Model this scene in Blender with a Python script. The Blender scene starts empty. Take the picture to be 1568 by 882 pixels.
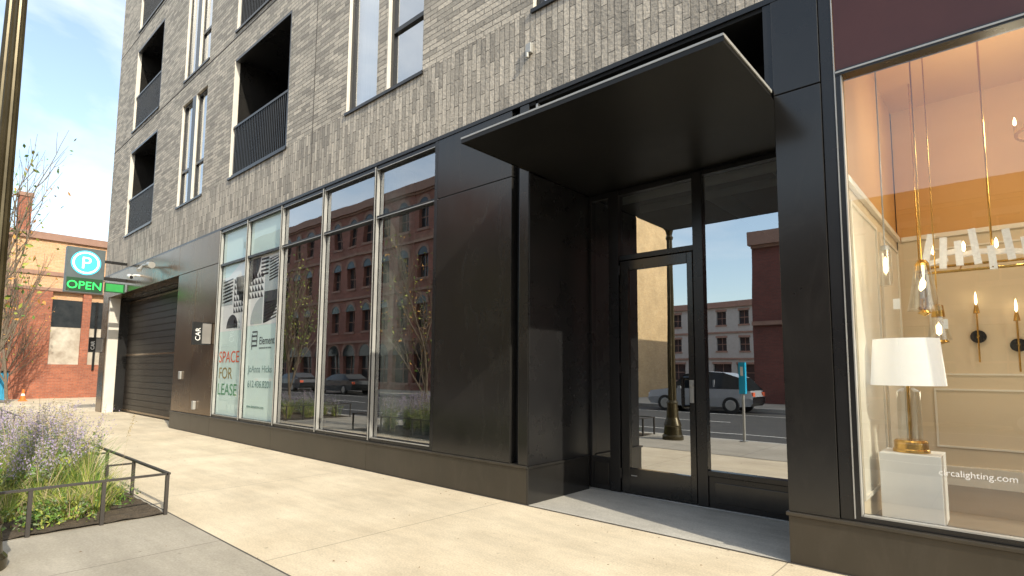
import bpy, math, random
from mathutils import Vector, Matrix
random.seed(7)
scene=bpy.context.scene
# ------------------------------------------------------------------ helpers
def newmat(name):
    m=bpy.data.materials.new(name); m.use_nodes=True
    nt=m.node_tree; nt.nodes.clear()
    out=nt.nodes.new('ShaderNodeOutputMaterial')
    return m,nt,out
def N(nt,t,**k):
    n=nt.nodes.new(t)
    for a,b in k.items(): setattr(n,a,b)
    return n
def L(nt,a,b): nt.links.new(a,b)
def mat(name,c1,c2=None,scale=3.0,rough=0.6,metal=0.0,bump=0.0,bscale=None,emit=None,estr=0.0,rvar=0.08,spec=0.5,stretch=(1,1,1),detail=6,scuff=0.0):
    if c2 is None: c2=tuple(x*0.8 for x in c1)
    m,nt,out=newmat(name)
    p=N(nt,'ShaderNodeBsdfPrincipled'); L(nt,p.outputs[0],out.inputs[0])
    tc=N(nt,'ShaderNodeTexCoord'); mp=N(nt,'ShaderNodeMapping'); mp.inputs['Scale'].default_value=stretch
    L(nt,tc.outputs['Object'],mp.inputs[0])
    no=N(nt,'ShaderNodeTexNoise'); no.inputs['Scale'].default_value=scale; no.inputs['Detail'].default_value=detail; no.inputs['Roughness'].default_value=0.6
    L(nt,mp.outputs[0],no.inputs['Vector'])
    cr=N(nt,'ShaderNodeValToRGB'); cr.color_ramp.elements[0].position=0.3; cr.color_ramp.elements[1].position=0.7
    cr.color_ramp.elements[0].color=(*c1,1); cr.color_ramp.elements[1].color=(*c2,1)
    L(nt,no.outputs['Fac'],cr.inputs[0]); col=cr.outputs[0]
    mr=N(nt,'ShaderNodeMapRange'); mr.inputs['To Min'].default_value=max(0.02,rough-rvar); mr.inputs['To Max'].default_value=min(1,rough+rvar)
    L(nt,no.outputs['Fac'],mr.inputs[0]); rg=mr.outputs[0]
    if scuff>0:
        m2=N(nt,'ShaderNodeMapping'); m2.inputs['Scale'].default_value=(3,3,0.9); L(nt,tc.outputs['Object'],m2.inputs[0])
        n3=N(nt,'ShaderNodeTexNoise'); n3.inputs['Scale'].default_value=1.2; n3.inputs['Detail'].default_value=12; n3.inputs['Roughness'].default_value=0.75; n3.inputs['Distortion'].default_value=0.9; L(nt,m2.outputs[0],n3.inputs['Vector'])
        r3=N(nt,'ShaderNodeMapRange'); r3.inputs['From Min'].default_value=0.5; r3.inputs['From Max'].default_value=0.8; r3.inputs['To Max'].default_value=scuff; L(nt,n3.outputs['Fac'],r3.inputs[0])
        mx=N(nt,'ShaderNodeMix',data_type='RGBA'); L(nt,r3.outputs[0],mx.inputs[0]); L(nt,col,mx.inputs[6]); mx.inputs[7].default_value=(0.22,0.20,0.17,1); col=mx.outputs[2]
        ar=N(nt,'ShaderNodeMath',operation='ADD'); L(nt,rg,ar.inputs[0]); L(nt,r3.outputs[0],ar.inputs[1]); rg=ar.outputs[0]
    L(nt,col,p.inputs['Base Color']); L(nt,rg,p.inputs['Roughness'])
    p.inputs['Metallic'].default_value=metal
    p.inputs['Specular IOR Level'].default_value=spec
    if bump>0:
        n2=N(nt,'ShaderNodeTexNoise'); n2.inputs['Scale'].default_value=bscale or scale*8; n2.inputs['Detail'].default_value=4
        L(nt,mp.outputs[0],n2.inputs['Vector'])
        b=N(nt,'ShaderNodeBump'); b.inputs['Strength'].default_value=bump; b.inputs['Distance'].default_value=0.02
        L(nt,n2.outputs['Fac'],b.inputs['Height']); L(nt,b.outputs[0],p.inputs['Normal'])
    if emit:
        p.inputs['Emission Color'].default_value=(*emit,1); p.inputs['Emission Strength'].default_value=estr
    return m
def glassmat(name,base,tint=(0.8,0.85,0.85),refl=(0.95,0.97,1.0),wave=0.02,power=4.0):
    m,nt,out=newmat(name)
    tr=N(nt,'ShaderNodeBsdfTransparent'); tr.inputs[0].default_value=(*tint,1)
    gl=N(nt,'ShaderNodeBsdfGlossy'); gl.inputs['Color'].default_value=(*refl,1); gl.inputs['Roughness'].default_value=0.0
    lw=N(nt,'ShaderNodeLayerWeight'); lw.inputs[0].default_value=0.5
    pw=N(nt,'ShaderNodeMath',operation='POWER'); pw.inputs[1].default_value=power; L(nt,lw.outputs['Facing'],pw.inputs[0])
    mr=N(nt,'ShaderNodeMapRange'); mr.inputs['To Min'].default_value=base; mr.inputs['To Max'].default_value=1.0; L(nt,pw.outputs[0],mr.inputs[0])
    tc=N(nt,'ShaderNodeTexCoord'); no=N(nt,'ShaderNodeTexNoise'); no.inputs['Scale'].default_value=0.9; no.inputs['Detail'].default_value=1
    L(nt,tc.outputs['Object'],no.inputs['Vector'])
    b=N(nt,'ShaderNodeBump'); b.inputs['Strength'].default_value=wave; b.inputs['Distance'].default_value=0.1
    L(nt,no.outputs['Fac'],b.inputs['Height']); L(nt,b.outputs[0],gl.inputs['Normal'])
    mx=N(nt,'ShaderNodeMixShader'); L(nt,mr.outputs[0],mx.inputs[0]); L(nt,tr.outputs[0],mx.inputs[1]); L(nt,gl.outputs[0],mx.inputs[2])
    L(nt,mx.outputs[0],out.inputs[0]); return m
def brickmat(name,c1,c2,mortar,bw=0.3,rh=0.075,ms=0.006,split=None,bump=0.6,dark=0.8):
    m,nt,out=newmat(name)
    p=N(nt,'ShaderNodeBsdfPrincipled'); L(nt,p.outputs[0],out.inputs[0]); p.inputs['Roughness'].default_value=0.75
    tc=N(nt,'ShaderNodeTexCoord'); sx=N(nt,'ShaderNodeSeparateXYZ'); L(nt,tc.outputs['Object'],sx.inputs[0])
    ad=N(nt,'ShaderNodeMath',operation='ADD'); L(nt,sx.outputs[0],ad.inputs[0]); L(nt,sx.outputs[1],ad.inputs[1])
    def br(u,v,w,h):
        cb=N(nt,'ShaderNodeCombineXYZ'); L(nt,u,cb.inputs[0]); L(nt,v,cb.inputs[1])
        b=N(nt,'ShaderNodeTexBrick'); b.inputs['Scale'].default_value=1.0
        b.inputs['Brick Width'].default_value=w; b.inputs['Row Height'].default_value=h; b.inputs['Mortar Size'].default_value=ms
        b.inputs['Mortar Smooth'].default_value=0.2; b.inputs['Bias'].default_value=-0.1
        b.inputs['Color1'].default_value=(*c1,1); b.inputs['Color2'].default_value=(*c2,1); b.inputs['Mortar'].default_value=(*mortar,1)
        L(nt,cb.outputs[0],b.inputs['Vector']); return b
    b1=br(ad.outputs[0],sx.outputs[2],bw,rh)
    col=b1.outputs['Color']; fac=b1.outputs['Fac']
    if split is not None:
        b2=br(sx.outputs[2],ad.outputs[0],0.38,0.085)
        st=N(nt,'ShaderNodeMath',operation='LESS_THAN'); st.inputs[1].default_value=split; L(nt,sx.outputs[2],st.inputs[0])
        mx=N(nt,'ShaderNodeMix',data_type='RGBA'); L(nt,st.outputs[0],mx.inputs[0]); L(nt,b1.outputs['Color'],mx.inputs[6]); L(nt,b2.outputs['Color'],mx.inputs[7]); col=mx.outputs[2]
        mf=N(nt,'ShaderNodeMix',data_type='FLOAT'); L(nt,st.outputs[0],mf.inputs[0]); L(nt,b1.outputs['Fac'],mf.inputs[2]); L(nt,b2.outputs['Fac'],mf.inputs[3]); fac=mf.outputs[0]
    no=N(nt,'ShaderNodeTexNoise'); no.inputs['Scale'].default_value=0.7; no.inputs['Detail'].default_value=8; no.inputs['Roughness'].default_value=0.7; L(nt,tc.outputs['Object'],no.inputs['Vector'])
    mr=N(nt,'ShaderNodeMapRange'); mr.inputs['From Min'].default_value=0.3; mr.inputs['From Max'].default_value=0.7; mr.inputs['To Min'].default_value=dark; mr.inputs['To Max'].default_value=1.12; L(nt,no.outputs['Fac'],mr.inputs[0])
    n4=N(nt,'ShaderNodeTexNoise'); n4.inputs['Scale'].default_value=14; n4.inputs['Detail'].default_value=6; n4.inputs['Roughness'].default_value=0.7; L(nt,tc.outputs['Object'],n4.inputs['Vector'])
    m4=N(nt,'ShaderNodeMapRange'); m4.inputs['From Min'].default_value=0.3; m4.inputs['From Max'].default_value=0.7; m4.inputs['To Min'].default_value=0.8; m4.inputs['To Max'].default_value=1.2; L(nt,n4.outputs['Fac'],m4.inputs[0])
    mm=N(nt,'ShaderNodeMath',operation='MULTIPLY'); L(nt,mr.outputs[0],mm.inputs[0]); L(nt,m4.outputs[0],mm.inputs[1])
    mu=N(nt,'ShaderNodeVectorMath',operation='SCALE'); L(nt,col,mu.inputs[0]); L(nt,mm.outputs[0],mu.inputs['Scale']); L(nt,mu.outputs[0],p.inputs['Base Color'])
    n2=N(nt,'ShaderNodeTexNoise'); n2.inputs['Scale'].default_value=25; n2.inputs['Detail'].default_value=3; L(nt,tc.outputs['Object'],n2.inputs['Vector'])
    h=N(nt,'ShaderNodeMath',operation='SUBTRACT'); L(nt,n2.outputs['Fac'],h.inputs[0]); L(nt,fac,h.inputs[1])
    b=N(nt,'ShaderNodeBump'); b.inputs['Strength'].default_value=bump; b.inputs['Distance'].default_value=0.01; L(nt,h.outputs[0],b.inputs['Height']); L(nt,b.outputs[0],p.inputs['Normal'])
    return m
def concretemat(name,c1,c2,jx=None,jy=None,joff=0.0,rough=0.8,crack=False):
    m,nt,out=newmat(name)
    p=N(nt,'ShaderNodeBsdfPrincipled'); L(nt,p.outputs[0],out.inputs[0]); p.inputs['Roughness'].default_value=rough
    tc=N(nt,'ShaderNodeTexCoord')
    a=N(nt,'ShaderNodeTexNoise'); a.inputs['Scale'].default_value=0.8; a.inputs['Detail'].default_value=10; a.inputs['Roughness'].default_value=0.68; L(nt,tc.outputs['Object'],a.inputs['Vector'])
    s=N(nt,'ShaderNodeTexNoise'); s.inputs['Scale'].default_value=60; s.inputs['Detail'].default_value=3; L(nt,tc.outputs['Object'],s.inputs['Vector'])
    sp=N(nt,'ShaderNodeTexVoronoi'); sp.inputs['Scale'].default_value=3.2; L(nt,tc.outputs['Object'],sp.inputs['Vector'])
    cr=N(nt,'ShaderNodeValToRGB'); cr.color_ramp.elements[0].position=0.32; cr.color_ramp.elements[1].position=0.66
    cr.color_ramp.elements[0].color=(*c1,1); cr.color_ramp.elements[1].color=(*c2,1); L(nt,a.outputs['Fac'],cr.inputs[0])
    mr=N(nt,'ShaderNodeMapRange'); mr.inputs['From Min'].default_value=0.3; mr.inputs['From Max'].default_value=0.7; mr.inputs['To Min'].default_value=0.85; mr.inputs['To Max'].default_value=1.08; L(nt,s.outputs['Fac'],mr.inputs[0])
    ls=N(nt,'ShaderNodeMapRange'); ls.inputs['From Min'].default_value=0.02; ls.inputs['From Max'].default_value=0.06; ls.inputs['To Min'].default_value=0.65; ls.inputs['To Max'].default_value=1.0; L(nt,sp.outputs['Distance'],ls.inputs[0])
    f=N(nt,'ShaderNodeMath',operation='MULTIPLY'); L(nt,mr.outputs[0],f.inputs[0]); L(nt,ls.outputs[0],f.inputs[1])
    last=f.outputs[0]
    m5=N(nt,'ShaderNodeMapping'); m5.inputs['Scale'].default_value=(0.35,1.6,1); L(nt,tc.outputs['Object'],m5.inputs[0])
    d5=N(nt,'ShaderNodeTexNoise'); d5.inputs['Scale'].default_value=1.3; d5.inputs['Detail'].default_value=9; d5.inputs['Roughness'].default_value=0.75; L(nt,m5.outputs[0],d5.inputs['Vector'])
    r5=N(nt,'ShaderNodeMapRange'); r5.inputs['From Min'].default_value=0.35; r5.inputs['From Max'].default_value=0.6; r5.inputs['To Min'].default_value=0.82; r5.inputs['To Max'].default_value=1.04; L(nt,d5.outputs['Fac'],r5.inputs[0])
    f5=N(nt,'ShaderNodeMath',operation='MULTIPLY'); L(nt,last,f5.inputs[0]); L(nt,r5.outputs[0],f5.inputs[1]); last=f5.outputs[0]
    if crack:
        cn=N(nt,'ShaderNodeTexNoise'); cn.inputs['Scale'].default_value=1.1; cn.inputs['Detail'].default_value=6; L(nt,tc.outputs['Object'],cn.inputs['Vector'])
        cs=N(nt,'ShaderNodeMath',operation='SUBTRACT'); cs.inputs[1].default_value=0.5; L(nt,cn.outputs['Fac'],cs.inputs[0])
        ca=N(nt,'ShaderNodeMath',operation='ABSOLUTE'); L(nt,cs.outputs[0],ca.inputs[0])
        cm=N(nt,'ShaderNodeMapRange'); cm.inputs['From Max'].default_value=0.0014; cm.inputs['To Min'].default_value=0.80; L(nt,ca.outputs[0],cm.inputs[0])
        f6=N(nt,'ShaderNodeMath',operation='MULTIPLY'); L(nt,last,f6.inputs[0]); L(nt,cm.outputs[0],f6.inputs[1]); last=f6.outputs[0]
    sx=N(nt,'ShaderNodeSeparateXYZ'); L(nt,tc.outputs['Object'],sx.inputs[0])
    for j,ax in ((jx,0),(jy,1)):
        if j:
            o=N(nt,'ShaderNodeMath',operation='ADD'); o.inputs[1].default_value=joff+1000*j; L(nt,sx.outputs[ax],o.inputs[0])
            md=N(nt,'ShaderNodeMath',operation='MODULO'); md.inputs[1].default_value=j; L(nt,o.outputs[0],md.inputs[0])
            g=N(nt,'ShaderNodeMath',operation='GREATER_THAN'); g.inputs[1].default_value=0.010; L(nt,md.outputs[0],g.inputs[0])
            r=N(nt,'ShaderNodeMapRange'); r.inputs['To Min'].default_value=0.5; L(nt,g.outputs[0],r.inputs[0])
            mm=N(nt,'ShaderNodeMath',operation='MULTIPLY'); L(nt,last,mm.inputs[0]); L(nt,r.outputs[0],mm.inputs[1]); last=mm.outputs[0]
    mu=N(nt,'ShaderNodeVectorMath',operation='SCALE'); L(nt,cr.outputs[0],mu.inputs[0]); L(nt,last,mu.inputs['Scale']); L(nt,mu.outputs[0],p.inputs['Base Color'])
    b=N(nt,'ShaderNodeBump'); b.inputs['Strength'].default_value=0.3; b.inputs['Distance'].default_value=0.01; L(nt,s.outputs['Fac'],b.inputs['Height']); L(nt,b.outputs[0],p.inputs['Normal'])
    return m
class MB:
    def __init__(s): s.v=[];s.f=[];s.m=[];s.mats=[]
    def mi(s,m):
        if m not in s.mats: s.mats.append(m)
        return s.mats.index(m)
    def poly(s,pts,m):
        i=len(s.v); s.v+= [tuple(p) for p in pts]; s.f.append(tuple(range(i,i+len(pts)))); s.m.append(s.mi(m))
    def box(s,x0,x1,y0,y1,z0,z1,m):
        i=len(s.v)
        s.v+=[(x0,y0,z0),(x1,y0,z0),(x1,y1,z0),(x0,y1,z0),(x0,y0,z1),(x1,y0,z1),(x1,y1,z1),(x0,y1,z1)]
        for f in ((0,3,2,1),(4,5,6,7),(0,1,5,4),(1,2,6,5),(2,3,7,6),(3,0,4,7)):
            s.f.append(tuple(i+a for a in f)); s.m.append(s.mi(m))
    def cyl(s,p0,p1,r0,r1,m,n=12,cap=True,star=0.0):
        p0=Vector(p0);p1=Vector(p1);d=(p1-p0)
        if d.length<1e-6: return
        d.normalize(); a=Vector((0,0,1)) if abs(d.z)<0.9 else Vector((1,0,0))
        u=d.cross(a).normalized(); w=d.cross(u)
        i=len(s.v)
        for p,r in ((p0,r0),(p1,r1)):
            for k in range(n):
                rr=r*(1-star*(k%2)); t=2*math.pi*k/n
                s.v.append(tuple(p+u*math.cos(t)*rr+w*math.sin(t)*rr))
        for k in range(n):
            s.f.append((i+k,i+(k+1)%n,i+n+(k+1)%n,i+n+k)); s.m.append(s.mi(m))
        if cap:
            s.f.append(tuple(i+k for k in range(n))[::-1]); s.m.append(s.mi(m))
            s.f.append(tuple(i+n+k for k in range(n))); s.m.append(s.mi(m))
    def lathe(s,c,prof,m,n=24,star=0.0):
        for (r0,z0),(r1,z1) in zip(prof[:-1],prof[1:]):
            i=len(s.v)
            for r,z in ((r0,z0),(r1,z1)):
                for k in range(n):
                    rr=r*(1-star*(k%2)); t=2*math.pi*k/n; s.v.append((c[0]+rr*math.cos(t),c[1]+rr*math.sin(t),c[2]+z))
            for k in range(n):
                s.f.append((i+k,i+(k+1)%n,i+n+(k+1)%n,i+n+k)); s.m.append(s.mi(m))
    def build(s,name,parent=None,smooth=False,bevel=0.0):
        me=bpy.data.meshes.new(name); me.from_pydata(s.v,[],s.f); 
        for m in s.mats: me.materials.append(m)
        for p,k in zip(me.polygons,s.m): p.material_index=k
        if smooth:
            for p in me.polygons: p.use_smooth=True
        me.update(); o=bpy.data.objects.new(name,me); scene.collection.objects.link(o)
        if parent: o.parent=parent
        if bevel>0:
            b=o.modifiers.new('b','BEVEL'); b.width=bevel; b.segments=2; b.limit_method='ANGLE'
        if smooth:
            e=o.modifiers.new('es','EDGE_SPLIT'); e.split_angle=math.radians(40)
        return o
def empty(name,parent=None):
    o=bpy.data.objects.new(name,None); scene.collection.objects.link(o)
    if parent: o.parent=parent
    return o
def text(name,body,loc,size,m,parent,rot=(math.pi/2,0,0),ext=0.0008,align='LEFT',sx=1.0):
    c=bpy.data.curves.new(name,'FONT'); c.body=body; c.size=size; c.extrude=ext; c.align_x=align; c.materials.append(m)
    o=bpy.data.objects.new(name,c); o.location=loc; o.rotation_euler=rot; o.scale=(sx,1,1); scene.collection.objects.link(o); o.parent=parent; return o
def wallholes(mb,x0,x1,z0,z1,holes,y,m,rd=0.0,rm=None,lm=None):
    xs=sorted({x0,x1,*[h[0] for h in holes],*[h[1] for h in holes]}); zs=sorted({z0,z1,*[h[2] for h in holes],*[h[3] for h in holes]})
    for a,b in zip(xs[:-1],xs[1:]):
        for c,d in zip(zs[:-1],zs[1:]):
            cx,cz=(a+b)/2,(c+d)/2
            if any(h[0]<cx<h[1] and h[2]<cz<h[3] for h in holes): continue
            mb.poly([(a,y,c),(b,y,c),(b,y,d),(a,y,d)],m)
    if rd:
        for a,b,c,d in holes:
            mb.poly([(a,y,c),(a,y,d),(a,y+rd,d),(a,y+rd,c)],lm or rm or m)
            mb.poly([(b,y,c),(b,y+rd,c),(b,y+rd,d),(b,y,d)],rm or m)
            mb.poly([(a,y,d),(b,y,d),(b,y+rd,d),(a,y+rd,d)],rm or m)
            mb.poly([(a,y,c),(a,y+rd,c),(b,y+rd,c),(b,y,c)],rm or m)
# ------------------------------------------------------------------ materials
BRICK=brickmat('grey_brick',(0.60,0.54,0.455),(0.275,0.25,0.215),(0.19,0.175,0.15),bw=0.32,rh=0.078,split=5.93,bump=1.0,dark=0.84)
BLACK=mat('black_metal',(0.010,0.010,0.011),(0.018,0.018,0.019),scale=1.2,rough=0.28,bump=0.02,bscale=1.2)
BLACKP=mat('black_panel',(0.014,0.0135,0.013),(0.022,0.021,0.020),scale=1.0,rough=0.18,bump=0.03,bscale=0.8,spec=0.55,scuff=0.06,rvar=0.05)
BRONZE=mat('bronze_panel',(0.17,0.115,0.07),(0.24,0.165,0.10),scale=0.8,rough=0.24,metal=0.8,bump=0.04,bscale=0.8,scuff=0.08)
PLINTH=mat('plinth_metal',(0.045,0.04,0.032),(0.07,0.06,0.047),scale=1.1,rough=0.32,metal=0.3,bump=0.03,bscale=2,scuff=0.15)
VOID=mat('void_black',(0.006,0.006,0.006),(0.010,0.010,0.010),rough=0.8)
ALU=mat('aluminium_bead',(0.36,0.36,0.35),(0.45,0.45,0.43),rough=0.35,metal=0.3)
TRIM=mat('pale_trim',(0.60,0.57,0.51),(0.68,0.65,0.59),rough=0.5)
GLASS=glassmat('storefront_glass',0.36,tint=(0.66,0.72,0.70))
DGLASS=glassmat('door_glass',0.58,tint=(0.6,0.65,0.65),wave=0.012)
SGLASS=glassmat('shop_glass',0.12,tint=(0.92,0.94,0.92))
VGLASS=glassmat('vinyl_glass',0.05,tint=(0.97,0.98,0.97),power=6)
UGLASS=glassmat('upper_glass',0.45,tint=(0.8,0.85,0.88))
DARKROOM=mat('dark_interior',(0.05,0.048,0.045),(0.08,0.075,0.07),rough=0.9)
ROOMWALL=mat('room_wall',(0.16,0.155,0.15),(0.22,0.21,0.2),rough=0.9)
CONCI=mat('interior_concrete',(0.60,0.58,0.54),(0.30,0.29,0.27),scale=4,rough=0.8,bump=0.3)
CURTAIN=mat('curtain',(0.75,0.76,0.76),(0.62,0.63,0.63),scale=6,rough=0.8,stretch=(6,6,0.2))
WALK=concretemat('sidewalk_concrete',(0.585,0.49,0.35),(0.76,0.655,0.49),jx=3.05,joff=0.3,crack=True)
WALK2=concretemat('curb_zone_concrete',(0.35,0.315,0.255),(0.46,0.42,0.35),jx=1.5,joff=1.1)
ALCF=concretemat('alcove_shaded_concrete',(0.42,0.40,0.36),(0.58,0.555,0.50),crack=True)  # greyer and darker than the sidewalk: alcove shade put into the colour
KERB=concretemat('kerb_concrete',(0.42,0.40,0.37),(0.52,0.5,0.46),jx=3.0)
ASPH=mat('asphalt',(0.045,0.045,0.046),(0.07,0.069,0.066),scale=2,rough=0.85,bump=0.4,bscale=60)
GROUND=mat('ground_surface',(0.10,0.10,0.09),(0.14,0.135,0.12),scale=0.2,rough=0.9)
PAINT=mat('road_paint',(0.7,0.7,0.67),(0.55,0.55,0.52),scale=8,rough=0.7)
JOINT=mat('joint_sealant',(0.06,0.055,0.05),(0.09,0.08,0.07),rough=0.9)
WHITE=mat('white_paint',(0.8,0.8,0.78),(0.72,0.72,0.7),rough=0.45)
# ------------------------------------------------------------------ ground
mb=MB(); mb.poly([(-700,-700,-0.16),(700,-700,-0.16),(700,700,-0.16),(-700,700,-0.16)],GROUND); mb.build('ground')
mb=MB(); mb.poly([(-300,-17.5,-0.145),(200,-17.5,-0.145),(200,-5.5,-0.145),(-300,-5.5,-0.145)],ASPH)
for i in range(-40,30):
    mb.poly([(i*6,-11.6,-0.14),(i*6+3,-11.6,-0.14),(i*6+3,-11.48,-0.14),(i*6,-11.48,-0.14)],PAINT)
mb.poly([(-300,-8.1,-0.14),(200,-8.1,-0.14),(200,-8.0,-0.14),(-300,-8.0,-0.14)],PAINT)
mb.poly([(-300,-15.1,-0.14),(200,-15.1,-0.14),(200,-15.0,-0.14),(-300,-15.0,-0.14)],PAINT)
mb.build('road')
mb=MB(); mb.box(-60,40,-5.36,40,-0.159,0.0,WALK); 
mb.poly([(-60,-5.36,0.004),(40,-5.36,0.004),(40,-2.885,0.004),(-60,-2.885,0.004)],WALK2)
mb.poly([(-60,-2.885,0.004),(40,-2.885,0.004),(40,-2.868,0.004),(-60,-2.868,0.004)],JOINT)
mb.poly([(-12,-0.05,0.004),(14,-0.05,0.004),(14,-0.032,0.004),(-12,-0.032,0.004)],JOINT)
mb.poly([(0,-0.026,0.005),(2.77,-0.026,0.005),(2.77,1.27,0.005),(0,1.27,0.005)],ALCF)
mb.build('sidewalk')
LIT=mat('leaf_litter',(0.25,0.13,0.04),(0.16,0.08,0.03),scale=9); rl=random.Random(4)
mb=MB()
for i in range(170):
    x=rl.uniform(-12,3.5); y=rl.choice([rl.uniform(-5,-2.6),rl.uniform(-0.35,-0.05),rl.uniform(-2.8,-0.2)]); s=rl.uniform(0.005,0.015); t=rl.random()*6.28
    mb.poly([(x+s*math.cos(t),y+s*math.sin(t),0.007),(x-s*0.4*math.sin(t),y+s*0.4*math.cos(t),0.012),(x-s*math.cos(t),y-s*math.sin(t),0.007),(x+s*0.4*math.sin(t),y-s*0.4*math.cos(t),0.009)],LIT)
mb.build('leaf_litter')
mb=MB(); mb.box(-60,40,-5.5,-5.36,-0.158,0.003,KERB); mb.box(-160,60,-17.64,-17.5,-0.158,0.003,KERB); mb.build('kerb')
mb=MB(); mb.box(-160,60,-45,-17.64,-0.159,0.0,WALK2); mb.build('far_pavement')
# ------------------------------------------------------------------ main building
B=empty('apartment_building')
mb=MB()
holes=[];bal=[];win=[]
for f in range(4):
    zb=5.92+3.62*f; zt=8.82+3.62*f
    for a,b,k in ((-17.75,-14.9,'b'),(-12.7,-10.85,'w'),(-9.15,-6.33,'b'),(-4.15,-2.08,'w'),(0.05,2.1,'w'),(4.4,7.2,'b'),(9.5,11.5,'w')):
        holes.append((a,b,zb,zt)); (bal if k=='b' else win).append((a,b,zb,zt))
wallholes(mb,-20,14,4.78,20,holes,0.0,BRICK,0.12,BRICK,TRIM)
mb.poly([(-20,0,4.78),(-20,0,20),(-20,16,20),(-20,16,4.78)],BRICK)
mb.poly([(14,0,0),(14,16,0),(14,16,20),(14,0,20)],BRICK)
mb.poly([(-20,16,0),(-20,16,20),(14,16,20),(14,16,0)],BRICK)
mb.poly([(-20,0,20),(14,0,20),(14,16,20),(-20,16,20)],GROUND)
mb.poly([(-20,0.5,0),(-20,0.5,4.78),(-20,16,4.78),(-20,16,0)],BRICK)
mb.build('brick_walls',B)
mb=MB()
for z in (9.37,12.99,16.6): mb.box(-20.003,14,-0.006,0.0,z,z+0.025,JOINT)
for x in (-5.3,3.3): mb.box(x,x+0.012,-0.004,0,4.8,20,JOINT)
mb.box(-20.01,14.01,-0.02,-0.001,4.74,4.79,BLACK)
mb.build('brick_joints',B)
mb=MB()
for i,(a,b,c,d) in enumerate(bal):
    mb.poly([(a,0.12,c),(a,0.12,d),(a,1.7,d),(a,1.7,c)],BLACKP); mb.poly([(b,0.12,c),(b,1.7,c),(b,1.7,d),(b,0.12,d)],BLACK)
    mb.poly([(a,0.12,d),(b,0.12,d),(b,1.7,d),(a,1.7,d)],BLACK); mb.poly([(a,0.12,c),(a,1.7,c),(b,1.7,c),(b,0.12,c)],CONCI)
    mb.poly([(a,1.7,c),(a,1.7,d),(b,1.7,d),(b,1.7,c)],BLACK)
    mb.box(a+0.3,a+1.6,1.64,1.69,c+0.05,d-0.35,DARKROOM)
    mb.box(a+0.05,b,0.0,0.1,d-0.06,d-0.001,BLACK); mb.box(b-0.04,b-0.001,0.0,0.16,c+0.001,d-0.06,BLACK)
    mb.box(a+0.03,b-0.04,0.03,0.08,c+1.2,c+1.25,BLACK); mb.box(a+0.03,b-0.04,0.03,0.08,c+0.04,c+0.08,BLACK)
    x=a+0.12
    while x<b-0.06:
        mb.box(x,x+0.018,0.04,0.07,c+0.08,c+1.2,BLACK); x+=0.085
    mb.box(a-0.02,b+0.02,-0.035,0.02,c-0.05,c-0.002,BLACK)
mb.build('loggias',B)
mb=MB(); gl=MB()
for i,(a,b,c,d) in enumerate(win):
    mid=(a+b)/2; 
    mb.box(mid-0.13,mid+0.13,-0.0035,0.12,c+0.001,d-0.001,BRICK if (b-a)>1.9 else BLACK)
    mb.box(mid+0.131,mid+0.15,-0.002,0.12,c+0.001,d-0.001,TRIM)
    for p,q in ((a,mid-0.13),(mid+0.15,b)):
        mb.box(p+0.01,p+0.07,0.06,0.15,c+0.001,d-0.001,BLACK); mb.box(q-0.07,q-0.001,0.06,0.15,c+0.001,d-0.001,BLACK)
        mb.box(p+0.07,q-0.07,0.06,0.15,c+0.001,c+0.08,BLACK); mb.box(p+0.07,q-0.07,0.06,0.15,d-0.07,d-0.001,BLACK)
        if p>mid or i%3==0: mb.box(p+0.07,q-0.07,0.06,0.15,c+0.95,c+1.02,BLACK)
        gl.poly([(p+0.07,0.1,c+0.08),(q-0.07,0.1,c+0.08),(q-0.07,0.1,d-0.07),(p+0.07,0.1,d-0.07)],UGLASS)
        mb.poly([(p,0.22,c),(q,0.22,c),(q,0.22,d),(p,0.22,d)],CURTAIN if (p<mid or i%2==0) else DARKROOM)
    mb.box(a-0.02,b+0.02,-0.03,0.06,c-0.05,c-0.001,BLACK)
mb.build('window_frames',B); gl.build('window_glass',B)
# ---- ground floor
mb=MB()
mb.box(-20.0,-19.25,0.0,0.5,0.0,4.74,BRONZE)
for a,b in ((-19.244,-16.9),(-16.894,-14.5),(-14.494,-12.1),(-12.094,-9.42)):
    mb.box(a,b,-0.02,0.4,3.97,4.74,BRONZE)
for a,b in ((-12.09,-10.78),(-10.77,-9.42)):
    mb.box(a,b,-0.015,0.3,0.44,3.96,BRONZE)
mb.build('bronze_cladding',B,bevel=0.004)
mb=MB()
mb.box(-19.24,-19.1,0.02,0.32,0,3.96,TRIM); mb.box(-19.24,-19.1,0.325,0.9,0,3.96,BLACK)
mb.box(-12.2,-12.1,0.02,0.9,0,3.96,BLACK); mb.box(-19.1,-12.2,0.4,0.9,3.9,3.96,BLACK)
GAR=mat('garage_door',(0.014,0.010,0.008),(0.028,0.020,0.014),scale=2,rough=0.45,metal=0.2)
mb.box(-19.1,-12.2,0.62,0.66,0.02,3.9,GAR)
z=0.1
while z<3.75:
    mb.box(-19.1,-12.2,0.60,0.62,z,z+0.17,GAR); z+=0.2
for z in (0.05,1.95,3.8): mb.box(-19.1,-12.2,0.585,0.6,z,z+0.06,BRONZE)
mb.poly([(-19.1,0.9,0),(-12.2,0.9,0),(-12.2,0.9,4),(-19.1,0.9,4)],VOID)
mb.build('garage_door',B)
mb=MB()
for a,b in ((-12.1,-9.42),(-9.415,-6.36),(-6.355,-3.19),(-3.185,-0.0)):
    mb.box(a,b,-0.03,0.2,0.0,0.40,PLINTH)
mb.box(-12.1,-0.0,-0.045,0.2,0.402,0.43,PLINTH)
mb.box(0.0,0.03,-0.03,1.2,0.0,0.40,BLACKP); mb.box(0.001,0.045,-0.045,1.2,0.402,0.43,BLACKP)
for a,b in ((2.77,4.9),(4.905,8),(8.01,14)):
    mb.box(a,b,-0.03,0.2,0.0,0.37,PLINTH)
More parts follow.
